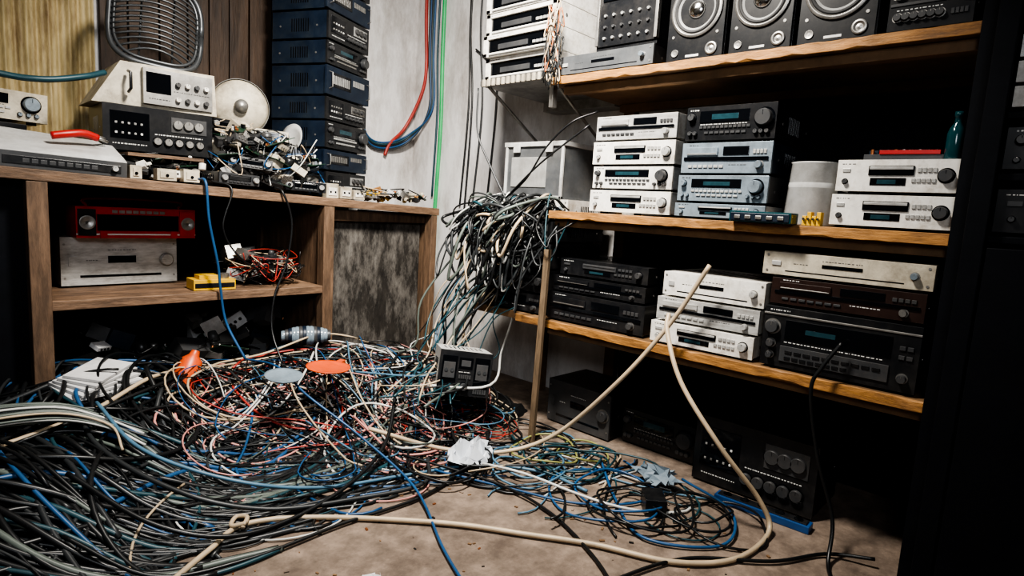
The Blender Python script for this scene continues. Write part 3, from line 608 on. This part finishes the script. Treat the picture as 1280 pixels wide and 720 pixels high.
for i in range(26):
    R=random.uniform(.06,.13); cy=random.uniform(1.74,2.1); cz=random.uniform(.86,.98); p=random.uniform(0,6)
    G.tube([(1.96+.03*math.sin(2*a+p),cy+R*math.cos(a),cz+R*.7*math.sin(a)) for a in[j*.2 for j in range(34)]],random.choice([.004,.005,.007]),random.choice(dk),6)
for i in range(34):
    y=random.uniform(1.85,2.35); x=random.uniform(1.85,2.1)
    P=[(2.02,y-.1,random.uniform(.55,.85)),(x,y,random.uniform(.4,.6)),(x-.05+random.uniform(-.1,.1),y+random.uniform(-.1,.15),.3),(x-.2+random.uniform(-.1,.1),y+random.uniform(-.3,.2),.25),(x-.45,y+random.uniform(-.3,.2),.22)]
    G.tube(cat(P,6),random.choice([.003,.004,.0055]),random.choice([C_BLK,C_BLK,C_SKY,C_WHT,C_TEAL,C_TEAL,C_GRN,C_BEI]),6)
for n_,g in groups.items(): g.obj(n_,parent=pile)
def hang(name,pts,r,m):
    b=MB(); b.tube(cat(pts,10),r,m,8); b.obj(name)
hang('blue_hanging_cable',[(.95,2.64,1.045),(.955,2.58,1.03),(.965,2.575,.88),(1.0,2.58,.70),(1.01,2.58,.60),(1.03,2.57,.45),(1.08,2.50,.30)],.0055,C_BLU)
hang('black_hanging_cable',[(1.27,2.64,1.03),(1.28,2.58,1.01),(1.32,2.575,.88),(1.30,2.58,.70),(1.24,2.57,.55),(1.22,2.55,.40),(1.22,2.45,.27)],.005,C_BLK)
hang('black_hanging_cable',[(1.98,.46,.66),(1.96,.50,.58),(1.95,.52,.50),(1.96,.48,.30),(1.97,.42,.12),(1.90,.40,.015),(1.80,.36,.012)],.006,C_BLK)
hang('black_hanging_cable',[(1.0,2.64,1.04),(1.06,2.585,1.01),(1.02,2.575,.85),(1.10,2.59,.72),(1.25,2.64,.64)],.004,C_BLK)
hang('power_cable_bundle',[(-.1,2.7,1.40),(.30,2.72,1.355),(.45,2.70,1.35),(.58,2.72,1.385),(.66,2.76,1.42)],.011,C_TEAL)
b=MB()
XW=XR-.015
b.tube(cat([(XW,3.30,2.68),(XW,3.29,2.2),(XW,3.27,1.9),(XW-.01,3.30,1.72),(XW-.08,3.37,1.5),(XW-.2,3.37,1.38),(XW-.24,3.37,1.30)],8),.011,C_RED,10)
b.obj('red_hose')
b=MB(); b.tube(cat([(XW,3.11,2.68),(XW,3.11,2.0),(XW,3.10,1.5),(XW,3.12,1.05),(XW,3.14,.6)],8),.013,C_GGN,10); b.tube(cat([(XW,3.15,2.68),(XW,3.16,2.0),(XW,3.14,1.6),(XW,3.16,1.05)],8),.007,C_TEAL,8)
b.obj('green_conduit_cable')
b=MB()
for i in range(5): b.tube(cat([(XW,3.20+.015*i,2.68),(XW,3.20+.012*i,2.0),(XW,3.19+.01*i,1.62),(XW-.08,3.33,1.45-.012*i),(XW-.25,3.375,1.38-.012*i),(XW-.38,3.375,1.42-.01*i),(XW-.42,3.375,1.6)],8),.006,[C_BLU,C_TEAL,C_BLK,C_BLU,C_DGR][i],8)
b.obj('blue_wall_cable_bundle')
b=MB()
for i,(y,z1) in enumerate(((2.86,1.0),(2.83,.7),(2.74,1.05),(2.62,1.0))): b.tube(cat([(XW,y,2.68),(XW,y+.03*math.sin(i),2.1),(XW-.01,y-.03,1.6),(XW,y+.02,z1)],8),.006,[C_BLK,C_BLK,C_DGR,C_BLK][i],8)
b.tube(cat([(XW,2.80,1.95),(XW,2.5,1.75),(XW,2.25,1.62)],8),.005,C_BLK,8)
b.obj('black_wall_cables')
b=MB()
b.tube(cat([(2.10,1.50,1.42),(2.03,1.58,1.37),(2.0,1.68,1.27),(2.0,1.78,1.14),(2.0,1.88,1.06)],8),.004,C_BLK); b.tube(cat([(2.0,2.12,1.55),(1.99,2.10,1.35),(2.0,2.02,1.2),(2.0,1.9,1.04)],8),.005,C_DGR); b.tube(cat([(2.0,1.9,1.05),(1.99,1.7,1.2),(2.05,1.50,1.36)],8),.004,C_BLK)
b.obj('slack_cables')
b=MB(); random.seed(9)
for i in range(22):
    P=[(1.990+random.uniform(-.02,.005),random.uniform(1.62,1.71),1.60+random.uniform(-.1,.26)) for j in range(4)]
    b.tube(cat(P,5),.0024,random.choice([C_BEI,C_ORG,C_BLK,C_BLK,C_DGR]),5)
b.obj('loose_wire_ends')
device('small_amplifier',.23,.20,.26,'deck',LGR,BLK,(1.72,1.83,.18),-36,150,rx=-8,ry=6)
b=MB(); b.lathe([(0,0),(.05,.0),(.085,.006),(.088,.012),(.08,.010),(0,.005)],(0,0,0),(0,0,1),ORG,32,caps=False); b.box(.08,.12,-.012,.012,.004,.012,ORG); b.obj('orange_plastic_lid',(1.26,2.14,.31),30,4)
b=MB(); b.lathe([(0,0),(.04,.0),(.065,.01),(.07,.018),(.062,.012),(0,.006)],(0,0,0),(0,0,1),PLB,32,caps=False); b.obj('cloudy_plastic_lid',(1.07,2.14,.30),0,8)
def crumple(name,loc,sx,sy,h,m,seed):
    random.seed(seed); b=MB(); n=9
    H=[[random.uniform(0,h) for _ in range(n+1)] for _ in range(n+1)]; J=[[random.uniform(-.018,.018) for _ in range(n+1)] for _ in range(n+1)]
    def fn(u,v):
        i=round(u*n);j=round(v*n); e=min(1,min(u,1-u,v,1-v)*4)
        return ((u-.5)*sx*(1-.3*abs(v-.5))+J[i][j],(v-.5)*sy*(1-.4*abs(u-.5))+J[j][i],H[i][j]*(.3+.7*e)+.004)
    b.grid(fn,n,n,m,False); b.obj(name,loc,random.uniform(0,90),solid=.001)
crumple('crumpled_plastic_bag',(1.56,1.60,.03),.21,.16,.08,PLA,1); crumple('crumpled_plastic_bag',(1.98,1.02,.03),.16,.14,.05,PLB,2); crumple('torn_paper',(.86,1.23,.0),.05,.04,.01,PAP,3)
b=MB(); b.box(-.05,.05,-.035,.035,0,.06,BLK); b.box(-.035,.035,-.04,-.035,.012,.05,DGR); b.cyl((.05,0,.03),(1,0,0),.008,.03,RUB)
for x in(-.012,.012): b.box(x-.003,x+.003,-.055,-.04,.028,.032,CHR)
b.obj('power_adapter',(1.80,.93,.0),40,bevel=.006)
b=MB(); b.box(-.16,.16,-.025,.025,0,.026,BLU2); b.box(-.15,.15,-.018,.018,.026,.031,BLK)
for i in range(5): b.cyl((-.12+i*.06,0,.031),(0,0,1),.015,.002,GLS,16)
b.obj('blue_power_strip',(2.07,.66,.0),-88,bevel=.003)
b=MB(); random.seed(66)
for i in range(110):
    x=random.uniform(.6,2.1); y=random.uniform(.5,1.75); s=random.uniform(.002,.006); b.box(x-s,x+s*random.uniform(1,2),y-s*.6,y+s*.6,.0,s*.7,random.choice([FLO,PLYD,BLK,PLYD,COP,PLYD]),rot('Z',random.uniform(0,180)))
b.obj('floor_debris')
# ---------------------------------------------------------------- lights
def area(name,loc,tgt,size,e,col,spread=180):
    l=bpy.data.lights.new(name,'AREA'); l.energy=e; l.size=size; l.color=col; l.spread=math.radians(spread); o=bpy.data.objects.new(name,l); SC.collection.objects.link(o)
    o.location=loc; o.rotation_euler=(Vector(tgt)-Vector(loc)).to_track_quat('-Z','Y').to_euler()
area('ceiling_work_light',(1.0,1.2,2.55),(1.80,1.98,.95),.30,82,(1,.945,.87),128)
area('soft_fill_light',(-.4,-.3,1.8),(1.4,2.3,1.0),.6,13,(.92,.95,1),120)  # soft fill added near the camera; no doorway in this room
w=bpy.data.worlds.new('world'); SC.world=w; w.use_nodes=True; w.node_tree.nodes['Background'].inputs[0].default_value=(.45,.65,.85,1); w.node_tree.nodes['Background'].inputs[1].default_value=.05
SC.view_settings.look='AgX - High Contrast'
